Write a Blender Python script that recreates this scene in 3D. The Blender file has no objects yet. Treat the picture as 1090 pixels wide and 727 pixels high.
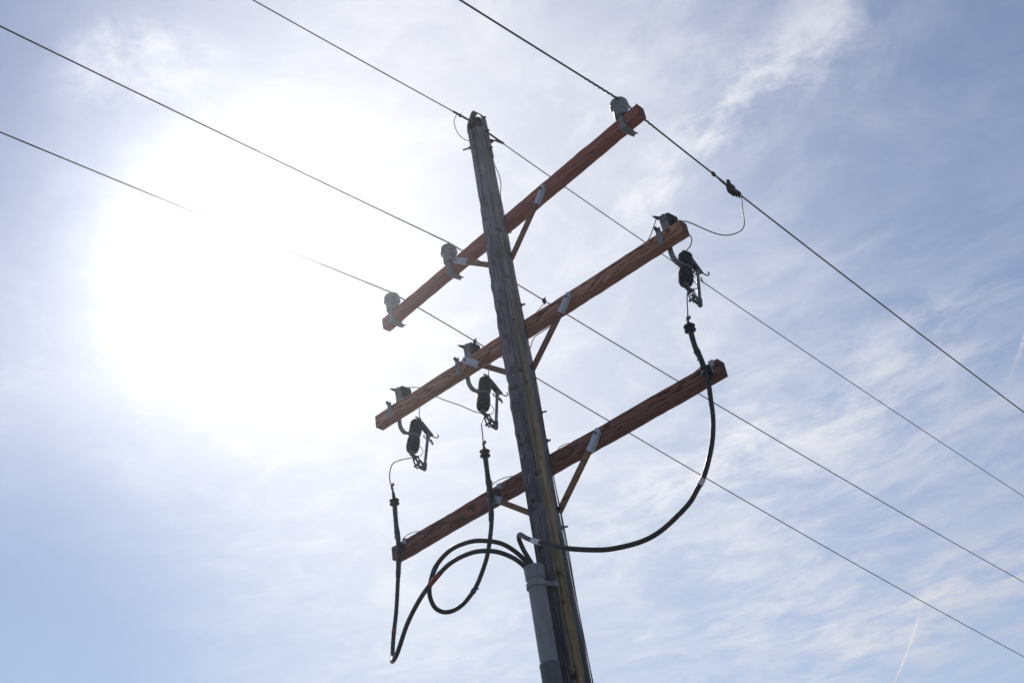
import bpy, bmesh, math, random
import numpy as np
from mathutils import Vector, Matrix

random.seed(7)
np.random.seed(7)
R = math.radians
SC = bpy.context.scene
COL = SC.collection

# ------------------------------------------------------------------ camera
cd = bpy.data.cameras.new("camera")
cam = bpy.data.objects.new("camera", cd)
COL.objects.link(cam)
cd.sensor_width = 36.0
cd.lens = 40.52
cd.clip_start = 0.05
cd.clip_end = 5000.0
FW = Vector((-0.5112, 0.6396, 0.5743)).normalized()
RT = Vector((0.7093, 0.6909, -0.1394))
RT = (RT - FW * RT.dot(FW)).normalized()
UP = RT.cross(FW)
m = Matrix((RT, UP, -FW)).transposed().to_4x4()
m.translation = (4.356, -5.476, 1.6)
cam.matrix_world = m
SC.camera = cam

# ------------------------------------------------------------------ sky, sun, exposure
SUN = Vector((-0.6229, 0.4349, 0.6503)).normalized()
SUN_EL = math.asin(SUN.z)
SUN_AZ = math.atan2(SUN.x, SUN.y)
SC.view_settings.view_transform = 'Standard'
SC.view_settings.look = 'None'
SC.view_settings.exposure = 0.0
SC.view_settings.gamma = 1.0
SC.view_settings.use_curve_mapping = False
SC.cycles.use_denoising = True
SC.cycles.max_bounces = 6
SC.cycles.volume_bounces = 0

world = bpy.data.worlds.new("World")
SC.world = world
world.use_nodes = True


class Nodes:
    def __init__(self, tree):
        self.t = tree
        tree.nodes.clear()

    def n(self, kind, **kw):
        nd = self.t.nodes.new(kind)
        for k, v in kw.items():
            setattr(nd, k, v)
        return nd

    def link(self, a, b):
        self.t.links.new(a, b)

    def put(self, sock, v):
        if isinstance(v, bpy.types.NodeSocket):
            self.link(v, sock)
        else:
            sock.default_value = v

    def math(self, op, a, b=0.0, c=None, clamp=False):
        nd = self.n('ShaderNodeMath', operation=op, use_clamp=clamp)
        self.put(nd.inputs[0], a)
        self.put(nd.inputs[1], b)
        if c is not None:
            self.put(nd.inputs[2], c)
        return nd.outputs[0]

    def vmath(self, op, a, b=None):
        nd = self.n('ShaderNodeVectorMath', operation=op)
        self.put(nd.inputs[0], a)
        if b is not None:
            self.put(nd.inputs[1], b)
        return nd.outputs['Value'] if op in ('DOT_PRODUCT', 'LENGTH', 'DISTANCE') else nd.outputs['Vector']

    def mapping(self, v, scale=(1, 1, 1), rot=(0, 0, 0), loc=(0, 0, 0)):
        nd = self.n('ShaderNodeMapping')
        self.link(v, nd.inputs['Vector'])
        nd.inputs['Scale'].default_value = scale
        nd.inputs['Rotation'].default_value = rot
        nd.inputs['Location'].default_value = loc
        return nd.outputs[0]

    def noise(self, v, scale=1.0, detail=4.0, rough=0.5, dist=0.0):
        nd = self.n('ShaderNodeTexNoise')
        self.link(v, nd.inputs['Vector'])
        nd.inputs['Scale'].default_value = scale
        nd.inputs['Detail'].default_value = detail
        nd.inputs['Roughness'].default_value = rough
        nd.inputs['Distortion'].default_value = dist
        return nd.outputs['Fac']

    def ramp(self, f, stops):
        nd = self.n('ShaderNodeValToRGB')
        self.link(f, nd.inputs[0])
        e = nd.color_ramp.elements
        while len(e) < len(stops):
            e.new(0.5)
        for i, (p, c) in enumerate(stops):
            e[i].position = p
            e[i].color = (c, c, c, 1) if isinstance(c, (int, float)) else (*c, 1)
        return nd.outputs[0]

    def maprange(self, v, a, b, c=0.0, d=1.0, smooth=True):
        nd = self.n('ShaderNodeMapRange', interpolation_type='SMOOTHSTEP' if smooth else 'LINEAR')
        self.put(nd.inputs[0], v)
        nd.inputs[1].default_value = a
        nd.inputs[2].default_value = b
        nd.inputs[3].default_value = c
        nd.inputs[4].default_value = d
        return nd.outputs[0]

    def mix(self, f, a, b, mode='MIX'):
        nd = self.n('ShaderNodeMix', data_type='RGBA', blend_type=mode)
        self.put(nd.inputs[0], f)
        for s, v in ((nd.inputs[6], a), (nd.inputs[7], b)):
            if isinstance(v, tuple):
                v = (*v, 1) if len(v) == 3 else v
            self.put(s, v)
        return nd.outputs[2]


w = Nodes(world.node_tree)
tc = w.n('ShaderNodeTexCoord')
dirv = w.vmath('NORMALIZE', tc.outputs['Generated'])
sky = w.n('ShaderNodeTexSky', sky_type='NISHITA')
sky.sun_disc = False
sky.sun_elevation = SUN_EL
sky.sun_rotation = SUN_AZ
sky.altitude = 200
sky.air_density = 1.0
sky.dust_density = 0.15
sky.ozone_density = 3.0
bw = w.n('ShaderNodeRGBToBW')
w.link(sky.outputs[0], bw.inputs[0])
skyc = w.mix(0.10, sky.outputs[0], bw.outputs[0])      # pale, hazy summer blue
# thin high cloud seen on a plane overhead
sx = w.n('ShaderNodeSeparateXYZ')
w.link(dirv, sx.inputs[0])
zz = w.math('MAXIMUM', sx.outputs[2], 0.05)
cx = w.n('ShaderNodeCombineXYZ')
w.link(w.math('DIVIDE', sx.outputs[0], zz), cx.inputs[0])
w.link(w.math('DIVIDE', sx.outputs[1], zz), cx.inputs[1])
plane = cx.outputs[0]
warpn = w.n('ShaderNodeTexNoise')
w.link(plane, warpn.inputs['Vector'])
warpn.inputs['Scale'].default_value = 1.7
warpn.inputs['Detail'].default_value = 3
warp = w.vmath('SCALE', w.vmath('SUBTRACT', warpn.outputs['Color'], (0.5, 0.5, 0.5)))
warp.node.inputs['Scale'].default_value = 0.35
pw = w.vmath('ADD', plane, warp)
veil = w.noise(w.mapping(pw, (1, 1, 1)), 1.3, 5, 0.55)
fibr = w.noise(w.mapping(pw, (1.0, 1.5, 1), (0, 0, R(-28))), 4.2, 12, 0.68, 0.2)
puff = w.noise(w.mapping(pw, (1, 1, 1), loc=(3, 1, 0)), 7.5, 8, 0.66, 0.2)


def blob(cxy, sxy, ang):
    v = w.mapping(w.mapping(pw, loc=(-cxy[0], -cxy[1], 0)), (1, 1, 1), (0, 0, -ang))
    v = w.vmath('MULTIPLY', v, (1 / sxy[0], 1 / sxy[1], 0))
    l = w.vmath('LENGTH', v)
    return w.maprange(l, 0.15, 1.0, 1.0, 0.0)


b1 = blob((-0.37, 1.00), (0.36, 0.10), R(-15))     # bright feathered band
b2 = blob((-0.74, 0.43), (0.13, 0.07), R(25))       # puff high up beside the glare
b3 = blob((-1.05, 2.9), (0.9, 0.30), R(-12))        # low streaks
b4 = blob((-0.75, 1.75), (0.75, 0.22), R(-5))
patch = w.math('MAXIMUM', w.math('MAXIMUM', b1, w.math('MULTIPLY', b2, 0.45)), w.math('MULTIPLY', w.math('MAXIMUM', b3, b4), 0.6))
pf = w.maprange(puff, 0.36, 0.66)
cl = w.math('MULTIPLY', w.maprange(veil, 0.30, 0.72), w.maprange(fibr, 0.34, 0.66, 0.12, 1.0))
# the veil thins out towards two clearer parts of the sky
def clearing(d, a0, a1):
    ang = w.math('ARCCOSINE', w.vmath('DOT_PRODUCT', dirv, d))
    return w.maprange(ang, R(a0), R(a1), 1.0, 0.0)
CLEAR_A, CLEAR_B = (-0.688, 0.124, 0.715), (-0.877, 0.351, 0.329)
CORNER_C = (0.004, 0.771, 0.636)  # cloud thinned at upper right to imitate a lens's darkened corner
thin = w.math('MAXIMUM', w.math('MAXIMUM', clearing(CLEAR_A, 2, 30), clearing(CLEAR_B, 5, 24)), w.math('MULTIPLY', clearing(CORNER_C, 3, 23), 0.75))
cover = w.math('SUBTRACT', 1.0, w.math('MULTIPLY', thin, 0.95))
cs = w.vmath('DOT_PRODUCT', dirv, tuple(SUN))
rough_ = w.maprange(w.math('ARCCOSINE', cs), R(12), R(36), 0.15, 1.0)     # the veil is smooth round the sun, feathery farther off
cl = w.math('ADD', w.math('MULTIPLY', w.math('SUBTRACT', cl, 0.36), w.math('MULTIPLY', rough_, 0.66)), w.maprange(rough_, 0.3, 1.0, 0.43, 0.37))
cl = w.math('MULTIPLY', cl, cover)
cl = w.math('ADD', cl, w.math('MULTIPLY', w.math('MULTIPLY', patch, pf), 0.55))
cl = w.math('ADD', cl, w.math('MULTIPLY', w.math('MULTIPLY', w.maprange(puff, 0.4, 0.75), cover), 0.18))
# two short condensation trails
def trail(a, b, wd):
    a, b = Vector(a), Vector(b)
    d = b - a
    L = d.length
    ang = math.atan2(d.y, d.x)
    v = w.mapping(w.mapping(w.vmath('ADD', plane, w.vmath('MULTIPLY', warp, (0.06, 0.06, 0))), loc=(-a.x, -a.y, 0)), (1, 1, 1), (0, 0, -ang))
    s = w.n('ShaderNodeSeparateXYZ')
    w.link(v, s.inputs[0])
    al = w.math('MULTIPLY', w.maprange(s.outputs[0], 0, 0.12 * L), w.maprange(s.outputs[0], 0.8 * L, L, 1, 0))
    ac = w.maprange(w.math('ABSOLUTE', s.outputs[1]), wd * 0.2, wd, 1, 0)
    return w.math('MULTIPLY', w.math('MULTIPLY', al, ac), w.maprange(puff, 0.34, 0.6, 0.15, 1.0))
cl = w.math('ADD', cl, w.math('MULTIPLY', trail((-1.105, 2.862), (-1.64, 3.61), 0.006), 0.8))
cl = w.math('ADD', cl, w.math('MULTIPLY', trail((-0.360, 1.815), (-0.46, 1.955), 0.007), 0.55))
cl = w.math('MINIMUM', cl, 1.0)
# sunlight scattered forward by that cloud (Henyey-Greenstein lobes around the sun's direction)


def hg(g):
    return w.math('DIVIDE', (1 - g * g) / (4 * math.pi), w.math('POWER', w.math('SUBTRACT', 1 + g * g, w.math('MULTIPLY', cs, 2 * g)), 1.5))


scat = w.math('ADD', w.math('MULTIPLY', hg(0.88), 0.05), hg(0.50))
cloudc = w.n('ShaderNodeVectorMath', operation='SCALE')
cloudc.inputs[0].default_value = (0.90, 0.985, 1.10)
w.link(w.math('ADD', w.math('MULTIPLY', scat, 32.0), 0.4), cloudc.inputs['Scale'])
final = w.mix(cl, skyc, cloudc.outputs[0])
bg = w.n('ShaderNodeBackground')
final = w.mix(1.0, final, (0.975, 0.900, 0.905), 'MULTIPLY')
# tone-curve shoulder put into the sky colour, so the glow rolls off softly
sf = w.n('ShaderNodeSeparateColor')
w.link(final, sf.inputs[0])
cf = w.n('ShaderNodeCombineColor')
for i_ in range(3):
    c_ = sf.outputs[i_]
    w.link(w.math('DIVIDE', c_, w.math('POWER', w.math('ADD', 1.0, w.math('POWER', w.math('DIVIDE', c_, 8.6), 3.0)), 0.3333)), cf.inputs[i_])
final = cf.outputs[0]
#      # white balance of the daylight
w.link(final, bg.inputs['Color'])
bg.inputs['Strength'].default_value = 0.13
wo = w.n('ShaderNodeOutputWorld')
w.link(bg.outputs[0], wo.inputs['Surface'])

sl = bpy.data.lights.new("sun", 'SUN')
sl.energy = 3.0
sl.angle = R(0.5)
sl.color = (1.0, 0.97, 0.93)
so = bpy.data.objects.new("sun", sl)
COL.objects.link(so)
so.rotation_euler = SUN.to_track_quat('Z', 'Y').to_euler()
so.location = SUN * 60


# ------------------------------------------------------------------ materials
def material(name, build, bump=None):
    mt = bpy.data.materials.new(name)
    mt.use_nodes = True
    g = Nodes(mt.node_tree)
    p = g.n('ShaderNodeBsdfPrincipled')
    o = g.n('ShaderNodeOutputMaterial')
    g.link(p.outputs[0], o.inputs[0])
    t = g.n('ShaderNodeTexCoord')
    build(g, p, t.outputs['Object'])
    return mt


def set_bump(g, p, h, strength=0.4, dist=0.004):
    b = g.n('ShaderNodeBump')
    b.inputs['Strength'].default_value = strength
    b.inputs['Distance'].default_value = dist
    g.link(h, b.inputs['Height'])
    g.link(b.outputs[0], p.inputs['Normal'])


def plain(name, c, rough=0.5, metal=0.0, var=0.25, scale=30.0, bump=0.15, stretch=(1, 1, 1), spec=0.5):
    def b(g, p, co):
        v = g.mapping(co, stretch)
        n = g.noise(v, scale, 5, 0.6)
        n2 = g.noise(v, scale * 0.16, 3, 0.5)
        f = g.maprange(g.math('ADD', g.math('MULTIPLY', n, 0.6), g.math('MULTIPLY', n2, 0.4)), 0.3, 0.7, 0, 1)
        lo = tuple(x * (1 - var) for x in c)
        hi = tuple(min(1, x * (1 + var)) for x in c)
        g.link(g.mix(f, lo, hi), p.inputs['Base Color'])
        p.inputs['Metallic'].default_value = metal
        p.inputs['Specular IOR Level'].default_value = spec
        g.link(g.maprange(n, 0.3, 0.7, max(rough - 0.1, 0.05), min(1, rough + 0.12)), p.inputs['Roughness'])
        set_bump(g, p, n, bump, 0.002)
    return material(name, b)


def beam_wood(name, early, late, grey, ring, slope, seed, wear=0.3):
    """flat-sawn timber: growth rings cut by the faces give cathedral grain"""
    def b(g, p, co):
        s = g.n('ShaderNodeSeparateXYZ')
        g.link(co, s.inputs[0])
        x, y, z = s.outputs
        lf = g.noise(g.mapping(co, (1.3, 5, 5), loc=(seed, 0, 0)), 1.6, 3, 0.5)
        lf2 = g.noise(g.mapping(co, (3.2, 9, 9), loc=(0, seed, 0)), 2.2, 3, 0.55)
        yy = g.math('ADD', y, 0.15)
        zz_ = g.math('ADD', z, g.math('MULTIPLY', g.math('SUBTRACT', lf2, 0.5), 0.05))
        rr = g.math('SQRT', g.math('ADD', g.math('MULTIPLY', yy, yy), g.math('MULTIPLY', g.math('MULTIPLY', zz_, zz_), 1.0)))
        rr = g.math('ADD', rr, g.math('MULTIPLY', g.math('SUBTRACT', lf, 0.5), 0.085))
        rr = g.math('ADD', rr, g.math('MULTIPLY', x, slope))
        fr = g.math('FRACT', g.math('MULTIPLY', rr, ring))
        saw = g.ramp(fr, [(0.0, 0.0), (0.48, 0.15), (0.80, 1.0), (0.95, 0.85), (1.0, 0.05)])
        fib = g.noise(g.mapping(co, (4, 190, 190)), 1.0, 6, 0.65)
        fib2 = g.noise(g.mapping(co, (1.2, 48, 48), loc=(5, seed, 0)), 1.0, 5, 0.6)
        blot = g.noise(g.mapping(co, (2.2, 9, 9), loc=(seed, 2, 1)), 1.6, 4, 0.6)
        c = g.mix(saw, early, late)
        c = g.mix(g.math('MULTIPLY', g.maprange(blot, 0.42, 0.72), wear), c, grey)
        c = g.mix(g.maprange(fib, 0.35, 0.7, 0.0, 0.45), c, tuple(v * 0.42 for v in late))
        chk = g.maprange(fib2, 0.61, 0.68)
        c = g.mix(g.math('MULTIPLY', chk, 0.8), c, (0.02, 0.013, 0.012))
        # end grain weathers almost black
        tn = g.n('ShaderNodeTexCoord')
        se = g.n('ShaderNodeSeparateXYZ')
        g.link(tn.outputs['Normal'], se.inputs[0])
        endg = g.maprange(g.math('ABSOLUTE', se.outputs[0]), 0.8, 0.95, 0.0, 0.72)
        c = g.mix(endg, c, (0.045, 0.032, 0.030))
        g.link(c, p.inputs['Base Color'])
        p.inputs['Roughness'].default_value = 0.85
        p.inputs['Specular IOR Level'].default_value = 0.2
        hgt = g.math('SUBTRACT', g.math('ADD', g.math('MULTIPLY', fib, 0.5), g.math('MULTIPLY', saw, -0.3)), g.math('MULTIPLY', chk, 0.6))
        set_bump(g, p, hgt, 0.6, 0.004)
    return material(name, b)


def pole_wood(g, p, co):
    s = g.n('ShaderNodeSeparateXYZ')
    g.link(co, s.inputs[0])
    x, y, z = s.outputs
    ang = g.math('ARCTAN2', y, x)
    wob = g.noise(g.mapping(co, (3, 3, 1.1)), 1.5, 4, 0.6)
    wob2 = g.noise(g.mapping(co, (14, 14, 1.3), loc=(3, 1, 0)), 1.0, 5, 0.6)
    fib = g.noise(g.mapping(co, (120, 120, 3.0)), 1.0, 7, 0.68)
    fib2 = g.noise(g.mapping(co, (42, 42, 1.1), loc=(1, 4, 0)), 1.0, 6, 0.6)
    base = g.mix(g.maprange(fib2, 0.32, 0.68), (0.118, 0.110, 0.138), (0.34, 0.32, 0.375))
    base = g.mix(g.maprange(fib, 0.38, 0.7, 0.0, 0.7), base, (0.035, 0.032, 0.038))
    # bare yellowish sapwood where the treated skin has weathered off, on the side facing south-east
    da = g.math('ADD', ang, R(30))
    da = g.math('ADD', da, g.math('MULTIPLY', g.math('SUBTRACT', wob2, 0.5), 0.75))
    wid = g.maprange(z, 7.8, 4.6, 0.26, 0.38, smooth=False)
    strip = g.maprange(g.math('DIVIDE', g.math('ABSOLUTE', da), wid), 0.75, 1.12, 1.0, 0.0)
    strip = g.math('MULTIPLY', strip, g.maprange(z, 7.6, 5.4, 0.08, 1.0))
    strip = g.math('MULTIPLY', strip, g.maprange(fib2, 0.30, 0.55, 0.35, 1.0))
    sapc = g.mix(g.maprange(wob, 0.35, 0.65), (0.275, 0.222, 0.125), (0.41, 0.345, 0.215))
    sapc = g.mix(g.maprange(fib, 0.42, 0.72, 0, 0.75), sapc, (0.07, 0.058, 0.035))
    # weather blotches, paler and darker patches a hand or two across
    blo = g.noise(g.mapping(co, (9, 9, 4.5), loc=(7, 1, 2)), 1.0, 6, 0.68)
    base = g.mix(g.maprange(blo, 0.50, 0.66, 0.0, 0.65), base, (0.055, 0.052, 0.066))
    base = g.mix(g.maprange(blo, 0.46, 0.34, 0.0, 0.45), base, (0.36, 0.33, 0.35))
    # dark creosoted flanks lower down
    tar = g.math('MULTIPLY', g.maprange(z, 6.6, 4.6, 0.0, 0.66), g.maprange(wob2, 0.36, 0.6, 0.5, 1.0))
    base = g.mix(tar, base, (0.034, 0.034, 0.042))
    warm = g.math('MULTIPLY', g.maprange(ang, R(-75), R(-20), 0.0, 0.32), g.maprange(z, 5.2, 6.4))
    base = g.mix(warm, base, g.mix(fib2, (0.13, 0.105, 0.075), (0.34, 0.30, 0.24)))
    split = g.maprange(g.math('ABSOLUTE', g.math('ADD', da, g.math('MULTIPLY', wob, 0.25))), 0.05, 0.12, 0.75, 0.0)
    sapc = g.mix(g.math('MULTIPLY', split, g.maprange(fib2, 0.35, 0.6, 0.3, 1.0)), sapc, (0.05, 0.042, 0.035))
    c = g.mix(strip, base, sapc)
    # scabs of old preservative, mostly on the left flank
    sc = g.noise(g.mapping(co, (11, 11, 7), loc=(2, 0, 3)), 1.0, 5, 0.65)
    lf = g.maprange(g.math('ABSOLUTE', g.math('ADD', ang, R(108))), 0.25, 0.75, 1.0, 0.15)
    scab = g.math('MULTIPLY', g.maprange(sc, 0.57, 0.64), lf)
    scab = g.math('MULTIPLY', scab, g.maprange(z, 8.3, 7.4, 0.3, 1.0))
    c = g.mix(g.math('MULTIPLY', scab, 0.8), c, (0.022, 0.022, 0.03))
    g.link(c, p.inputs['Base Color'])
    p.inputs['Roughness'].default_value = 0.9
    p.inputs['Specular IOR Level'].default_value = 0.2
    hh = g.math('ADD', g.math('MULTIPLY', fib, 0.6), g.math('ADD', g.math('MULTIPLY', fib2, 0.5), g.math('MULTIPLY', scab, 0.3)))
    set_bump(g, p, hh, 0.8, 0.006)


M = {}
M['pole'] = material('weathered_pole_wood', pole_wood)
M['beam1'] = beam_wood('red_stained_timber', (0.42, 0.142, 0.112), (0.30, 0.095, 0.075), (0.46, 0.27, 0.23), 52, 0.006, 3.1, 0.35)
M['beam2'] = beam_wood('grained_brown_timber', (0.57, 0.275, 0.185), (0.110, 0.036, 0.021), (0.46, 0.33, 0.28), 72, 0.016, 8.7, 0.4)
M['beam3'] = beam_wood('dark_red_timber', (0.29, 0.122, 0.092), (0.070, 0.026, 0.019), (0.30, 0.19, 0.16), 68, -0.015, 14.2, 0.35)
M['brace1'] = beam_wood('brace_red_timber', (0.27, 0.14, 0.10), (0.17, 0.08, 0.058), (0.20, 0.13, 0.11), 60, 0.01, 2.0)
M['brace2'] = beam_wood('brace_brown_timber', (0.26, 0.14, 0.10), (0.16, 0.075, 0.05), (0.2, 0.13, 0.10), 60, 0.01, 6.0)
M['brace3'] = beam_wood('brace_tan_timber', (0.31, 0.185, 0.115), (0.19, 0.10, 0.06), (0.2, 0.15, 0.115), 60, 0.01, 9.0)
M['galv'] = plain('galvanised_steel', (0.22, 0.225, 0.238), 0.55, 0.3, 0.3, 40)
M['galv_dark'] = plain('dull_dark_steel', (0.115, 0.122, 0.138), 0.6, 0.4, 0.35, 60)
M['alu'] = plain('bright_bracket_steel', (0.48, 0.52, 0.60), 0.42, 0.3, 0.15, 45)
M['rust'] = plain('rusty_dark_iron', (0.024, 0.020, 0.021), 0.75, 0.2, 0.4, 80)
M['porc'] = plain('grey_porcelain', (0.225, 0.23, 0.25), 0.32, 0.0, 0.14, 25, 0.04, spec=0.4)
M['porc_dark'] = plain('dark_glazed_porcelain', (0.012, 0.019, 0.024), 0.55, 0.0, 0.10, 22, 0.0, spec=0.3)
M['poly'] = plain('black_polymer', (0.016, 0.022, 0.030), 0.45, 0.0, 0.3, 40, 0.08)
M['cable'] = plain('brown_black_sheath', (0.021, 0.017, 0.020), 0.52, 0.0, 0.3, 20, 0.08)
M['shrink'] = plain('black_heat_shrink', (0.011, 0.013, 0.018), 0.38, 0.0, 0.3, 60, 0.25)
M['pvc'] = plain('grey_conduit_plastic', (0.205, 0.222, 0.245), 0.5, 0.0, 0.28, 14, 0.05, (1, 1, 0.25))
M['pvc_dark'] = plain('dark_conduit_plastic', (0.085, 0.098, 0.125), 0.5, 0.0, 0.15, 12, 0.05, (1, 1, 0.3))
M['red'] = plain('red_tape', (0.28, 0.022, 0.026), 0.5, 0.0, 0.2, 60, 0.1)
M['blue'] = plain('blue_tape', (0.020, 0.070, 0.20), 0.5, 0.0, 0.2, 60, 0.1)
M['white'] = plain('white_tape', (0.62, 0.63, 0.66), 0.5, 0.0, 0.1, 60, 0.1)
M['wire'] = plain('weathered_bare_wire', (0.085, 0.087, 0.095), 0.5, 0.5, 0.25, 120)
M['copper'] = plain('dull_copper_wire', (0.075, 0.066, 0.060), 0.55, 0.4, 0.3, 120)


def ground_mat(g, p, co):
    n = g.noise(co, 0.6, 8, 0.6)
    n2 = g.noise(co, 14, 5, 0.7)
    f = g.math('ADD', g.math('MULTIPLY', n, 0.6), g.math('MULTIPLY', n2, 0.4))
    g.link(g.mix(g.maprange(f, 0.35, 0.65), (0.115, 0.115, 0.118), (0.185, 0.183, 0.182)), p.inputs['Base Color'])
    p.inputs['Roughness'].default_value = 0.95
    set_bump(g, p, n2, 0.5, 0.02)


M['ground'] = material('dry_ground', ground_mat)


# ------------------------------------------------------------------ mesh helpers
class MB:
    def __init__(self):
        self.v, self.f = [], []

    def add(self, vs, fs):
        o = len(self.v)
        self.v += [tuple(v) for v in vs]
        self.f += [tuple(i + o for i in f) for f in fs]
        return self

    def box(self, c, size, rot=None):
        hx, hy, hz = (s / 2 for s in size)
        vs = [Vector((a * hx, b * hy, e * hz)) for a in (-1, 1) for b in (-1, 1) for e in (-1, 1)]
        if rot is not None:
            vs = [rot @ v for v in vs]
        vs = [v + Vector(c) for v in vs]
        return self.add(vs, [(0, 1, 3, 2), (4, 6, 7, 5), (0, 4, 5, 1), (2, 3, 7, 6), (0, 2, 6, 4), (1, 5, 7, 3)])

    def bar(self, a, b, wdt, thk, nrm):
        """flat bar from a to b; nrm = direction of its thickness"""
        a, b = Vector(a), Vector(b)
        d = (b - a).normalized()
        n = Vector(nrm)
        n = (n - d * n.dot(d)).normalized()
        s = d.cross(n)
        rot = Matrix((d, s, n)).transposed()
        return self.box((a + b) / 2, ((b - a).length, wdt, thk), rot)

    def lathe(self, prof, org=(0, 0, 0), axis=(0, 0, 1), seg=32):
        ax = Vector(axis).normalized()
        q_ = Vector((0, 0, 1)).rotation_difference(ax).to_matrix()
        vs, fs = [], []
        for r_, z_ in prof:
            for k in range(seg):
                t = 2 * math.pi * k / seg
                vs.append(q_ @ Vector((r_ * math.cos(t), r_ * math.sin(t), z_)) + Vector(org))
        n = len(prof)
        for i in range(n - 1):
            for k in range(seg):
                k2 = (k + 1) % seg
                fs.append((i * seg + k, i * seg + k2, (i + 1) * seg + k2, (i + 1) * seg + k))
        fs.append(tuple(reversed(range(seg))))
        fs.append(tuple((n - 1) * seg + k for k in range(seg)))
        return self.add(vs, fs)

    def cyl(self, a, b, r_, seg=20):
        a, b = Vector(a), Vector(b)
        return self.lathe([(r_, 0), (r_, (b - a).length)], a, b - a, seg)

    def tube(self, pts, r_, seg=10):
        pts = [Vector(p) for p in pts]
        n = len(pts)
        rs = r_ if isinstance(r_, (list, tuple, np.ndarray)) else [r_] * n
        tan = [(pts[min(i + 1, n - 1)] - pts[max(i - 1, 0)]).normalized() for i in range(n)]
        u = tan[0].orthogonal().normalized()
        vs, fs = [], []
        for i in range(n):
            u = (u - tan[i] * u.dot(tan[i])).normalized()
            v_ = tan[i].cross(u)
            for k in range(seg):
                t = 2 * math.pi * k / seg
                vs.append(pts[i] + (u * math.cos(t) + v_ * math.sin(t)) * float(rs[i]))
        for i in range(n - 1):
            for k in range(seg):
                k2 = (k + 1) % seg
                fs.append((i * seg + k, i * seg + k2, (i + 1) * seg + k2, (i + 1) * seg + k))
        fs.append(tuple(reversed(range(seg))))
        fs.append(tuple((n - 1) * seg + k for k in range(seg)))
        return self.add(vs, fs)

    def ribbon(self, pts, wdt, thk, side):
        """flat strap swept along pts; side = direction of its width"""
        pts = [Vector(p) for p in pts]
        sd = Vector(side).normalized()
        n = len(pts)
        vs, fs = [], []
        for i in range(n):
            t = (pts[min(i + 1, n - 1)] - pts[max(i - 1, 0)]).normalized()
            nn = t.cross(sd).normalized()
            for a, b in ((-1, -1), (1, -1), (1, 1), (-1, 1)):
                vs.append(pts[i] + sd * (a * wdt / 2) + nn * (b * thk / 2))
        for i in range(n - 1):
            for k in range(4):
                k2 = (k + 1) % 4
                fs.append((i * 4 + k, i * 4 + k2, (i + 1) * 4 + k2, (i + 1) * 4 + k))
        fs += [(3, 2, 1, 0), tuple((n - 1) * 4 + k for k in range(4))]
        return self.add(vs, fs)

    def prism(self, poly, off):
        """solid from a planar polygon swept by off"""
        n = len(poly)
        a = [Vector(p) for p in poly]
        b = [p + Vector(off) for p in a]
        fs = [tuple(range(n)), tuple(range(2 * n - 1, n - 1, -1))]
        fs += [((i + 1) % n, i, n + i, n + (i + 1) % n) for i in range(n)]
        return self.add(a + b, fs)

    def ring(self, c, r_, t, axis, a0=0.0, a1=360.0, seg=20):
        ax = Vector(axis).normalized()
        u = ax.orthogonal().normalized()
        v_ = ax.cross(u)
        full = abs(a1 - a0) >= 360
        pts = []
        for k in range(seg + 1):
            an = R(a0 + (a1 - a0) * k / seg)
            pts.append(Vector(c) + (u * math.cos(an) + v_ * math.sin(an)) * r_)
        return self.tube(pts, t, 8)

    def build(self, name, mat, parent=None, smooth=True, bevel=0.0, seg=2, origin=None):
        me = bpy.data.meshes.new(name)
        o0 = Vector(origin) if origin is not None else Vector((0, 0, 0))
        me.from_pydata([tuple(Vector(v) - o0) for v in self.v], [], self.f)
        me.validate()
        bm = bmesh.new()
        bm.from_mesh(me)
        bmesh.ops.recalc_face_normals(bm, faces=bm.faces)
        bm.to_mesh(me)
        bm.free()
        me.materials.append(mat)
        o = bpy.data.objects.new(name, me)
        COL.objects.link(o)
        o.location = o0
        if parent is not None:
            o.parent = parent
        if smooth:
            me.polygons.foreach_set('use_smooth', [True] * len(me.polygons))
            es = o.modifiers.new('edges', 'EDGE_SPLIT')
            es.split_angle = R(38)
        if bevel:
            b = o.modifiers.new('bevel', 'BEVEL')
            b.width = bevel
            b.segments = seg
            b.limit_method = 'ANGLE'
        return o


def tag(o, label=None, cat=None, group=None, kind=None):
    if label:
        o['label'] = label
    if cat:
        o['category'] = cat
    if group:
        o['group'] = group
    if kind:
        o['kind'] = kind
    return o


def thing(name, loc, label, cat, group=None, rot=(0, 0, 0)):
    o = bpy.data.objects.new(name, None)
    o.empty_display_size = 0.1
    COL.objects.link(o)
    o.location = loc
    o.rotation_euler = rot
    return tag(o, label, cat, group)


def copy_tree(o, parent=None):
    c = o.copy()
    COL.objects.link(c)
    c.parent = parent
    for ch in list(o.children):
        copy_tree(ch, c)
    return c


def spline(pts, n=12):
    """Catmull-Rom through pts"""
    P_ = [Vector(p) for p in pts]
    P_ = [P_[0] * 2 - P_[1]] + P_ + [P_[-1] * 2 - P_[-2]]
    out = []
    for i in range(1, len(P_) - 2):
        p0, p1, p2, p3 = P_[i - 1:i + 3]
        for k in range(n):
            t = k / n
            out.append(0.5 * ((2 * p1) + (p2 - p0) * t + (2 * p0 - 5 * p1 + 4 * p2 - p3) * t * t + (3 * p1 - p0 - 3 * p2 + p3) * t ** 3))
    out.append(P_[-2])
    return out


def smooth_path(pts, it=2):
    pts = [Vector(p) for p in pts]
    for _ in range(it):
        pts = [pts[0]] + [(pts[i - 1] + pts[i] * 2 + pts[i + 1]) / 4 for i in range(1, len(pts) - 1)] + [pts[-1]]
    return pts


# ------------------------------------------------------------------ setting
g_ = MB().add([(-200, -200, 0), (200, -200, 0), (200, 200, 0), (-200, 200, 0)], [(0, 1, 2, 3)])
tag(g_.build('ground', M['ground'], smooth=False), kind='structure')

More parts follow.
